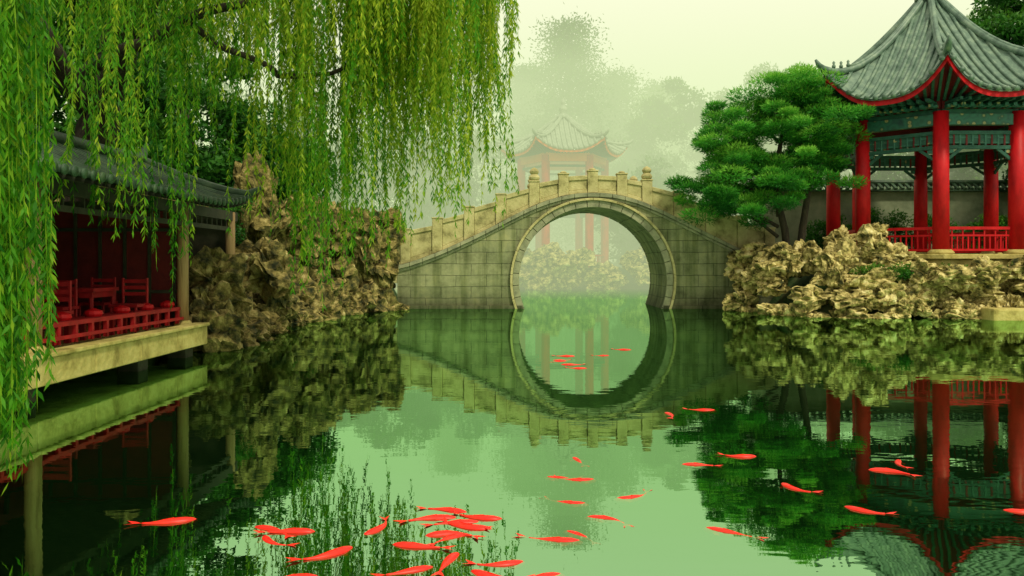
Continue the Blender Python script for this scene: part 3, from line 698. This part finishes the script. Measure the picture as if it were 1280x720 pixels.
# ------------------------------------------------------------ koi
def koi(x,y,ang,L,bend,z):
    n=15; us=np.linspace(0,1,n); wprof=np.interp(us,[0,.06,.2,.4,.65,.85,1],[.015,.050,.080,.084,.058,.024,.015])
    cx=[];cy=[];th=0;px=0;py=0
    for i in range(n):
        cx.append(px);cy.append(py); th=bend*(us[i]**1.5)*1.6; px+=math.cos(th)/(n-1)*.8; py+=math.sin(th)/(n-1)*.8
    zt_=[.0+.040*q**2 for q in us]
    b=MB(); b.tube([(-a,q,zz) for a,q,zz in zip(cx,cy,zt_)],list(wprof),'koi',12)
    ex,ey,ez=-cx[-1],cy[-1],zt_[-1]; dx,dy=-math.cos(th),math.sin(th); nx,ny=-dy,dx
    for s in (1,-1):
        b.add([(ex,ey,ez),(ex+dx*.10+nx*.05*s,ey+dy*.10+ny*.05*s,ez+.015),(ex+dx*.24+nx*.10*s,ey+dy*.24+ny*.10*s,ez+.02),(ex+dx*.14,ey+dy*.14,ez+.005)],[(0,1,2,3)],'koi')
        b.add([(-cx[3],cy[3]+s*.06,.01),(-cx[5],cy[5]+s*.065,.01),(-cx[6],cy[6]+s*.17,.01),(-cx[5]+.02,cy[5]+s*.18,.01)],[(0,1,2,3)],'koi')
    b.add([(-cx[5],cy[5],.07),(-cx[6],cy[6],.10),(-cx[9],cy[9],.08),(-cx[10],cy[10],.045)],[(0,1,2,3)],'koi')
    o=b.obj('koi_fish',smooth=True); o.location=(x,y,z); o.rotation_euler=(0,0,ang); o.scale=(L,L,L*.85)
KO=[(-1.73,4.38,20),(-1.28,4.12,120),(-1.03,4.17,2),(-.79,3.95,50),(-.60,3.98,170),(-.25,4.49,-25),(-.17,4.33,10),(-.36,4.32,160),(-.10,4.22,-12),(-.26,3.87,80),(-.36,3.69,40),(-.77,4.12,230),(-.19,3.65,130),
(-1.38,4.25,150),(-.22,4.14,25),(-.30,4.40,-10),(-.05,4.38,5),(-.45,4.10,200),
(.40,4.42,175),(.27,4.2,140),(.36,4.04,0),(.61,4.77,170),(.45,4.67,10),(.21,5.26,150),(.44,5.8,100),(.55,5.2,20),(1.02,4.25,150),(.24,3.61,5),(1.73,5.1,80),(1.92,4.61,110),(2.42,5.42,170),(2.77,5.69,60),
(2.79,4.54,150),(1.96,7.65,20),(1.44,7.53,100),(1.78,5.8,5),(1.18,5.57,170),(1.96,13,10),(.97,12.1,0),(.67,11.1,170),(1.02,10.7,5),(.58,11.6,160),(-.86,3.57,10),(.06,3.76,30),(1.5,12.2,30),(.8,11.5,0)]
for i,(x,y,a) in enumerate(KO):
    L=random.uniform(.27,.35)*(1.1 if y>10 else 1)
    deep=-.004-random.random()*.006
    if .1<x<1.1 and y<7: deep=-.014
    if y>7: deep=-.012
    koi(x,y,math.radians(a+random.uniform(-12,12)),L,random.uniform(-.8,.8),deep)

# ------------------------------------------------------------ light, world, camera
w=bpy.data.worlds.new('World'); scene.world=w; w.use_nodes=True; nt=w.node_tree; N=nt.nodes; L=nt.links; N.clear()
o=N.new('ShaderNodeOutputWorld'); bg=N.new('ShaderNodeBackground'); sk=N.new('ShaderNodeTexSky'); sk.sky_type='NISHITA'; sk.sun_disc=False
sk.sun_elevation=math.radians(50); sk.sun_rotation=math.radians(146)
mx=N.new('ShaderNodeMixRGB'); mx.inputs[0].default_value=.92; mx.inputs[2].default_value=(11.8,11.2,8.8,1)
L.new(sk.outputs[0],mx.inputs[1]); L.new(mx.outputs[0],bg.inputs[0]); bg.inputs[1].default_value=.1; L.new(bg.outputs[0],o.inputs[0])
ld=bpy.data.lights.new('sun','SUN'); ld.energy=2.8; ld.angle=math.radians(6); ld.color=(1,.94,.70)
lo=bpy.data.objects.new('sun',ld); scene.collection.objects.link(lo); lo.rotation_euler=Vector((-.36,.53,-.77)).to_track_quat('-Z','Y').to_euler()
cd=bpy.data.cameras.new('camera'); cd.lens=28; cd.sensor_width=36; cd.shift_y=-30/1280; cd.clip_end=3000; cd.clip_start=.05
co=bpy.data.objects.new('camera',cd); scene.collection.objects.link(co); co.location=(0,0,1.4); co.rotation_euler=(math.radians(90),0,0); scene.camera=co
print('verts',sum(len(m.vertices) for m in bpy.data.meshes))
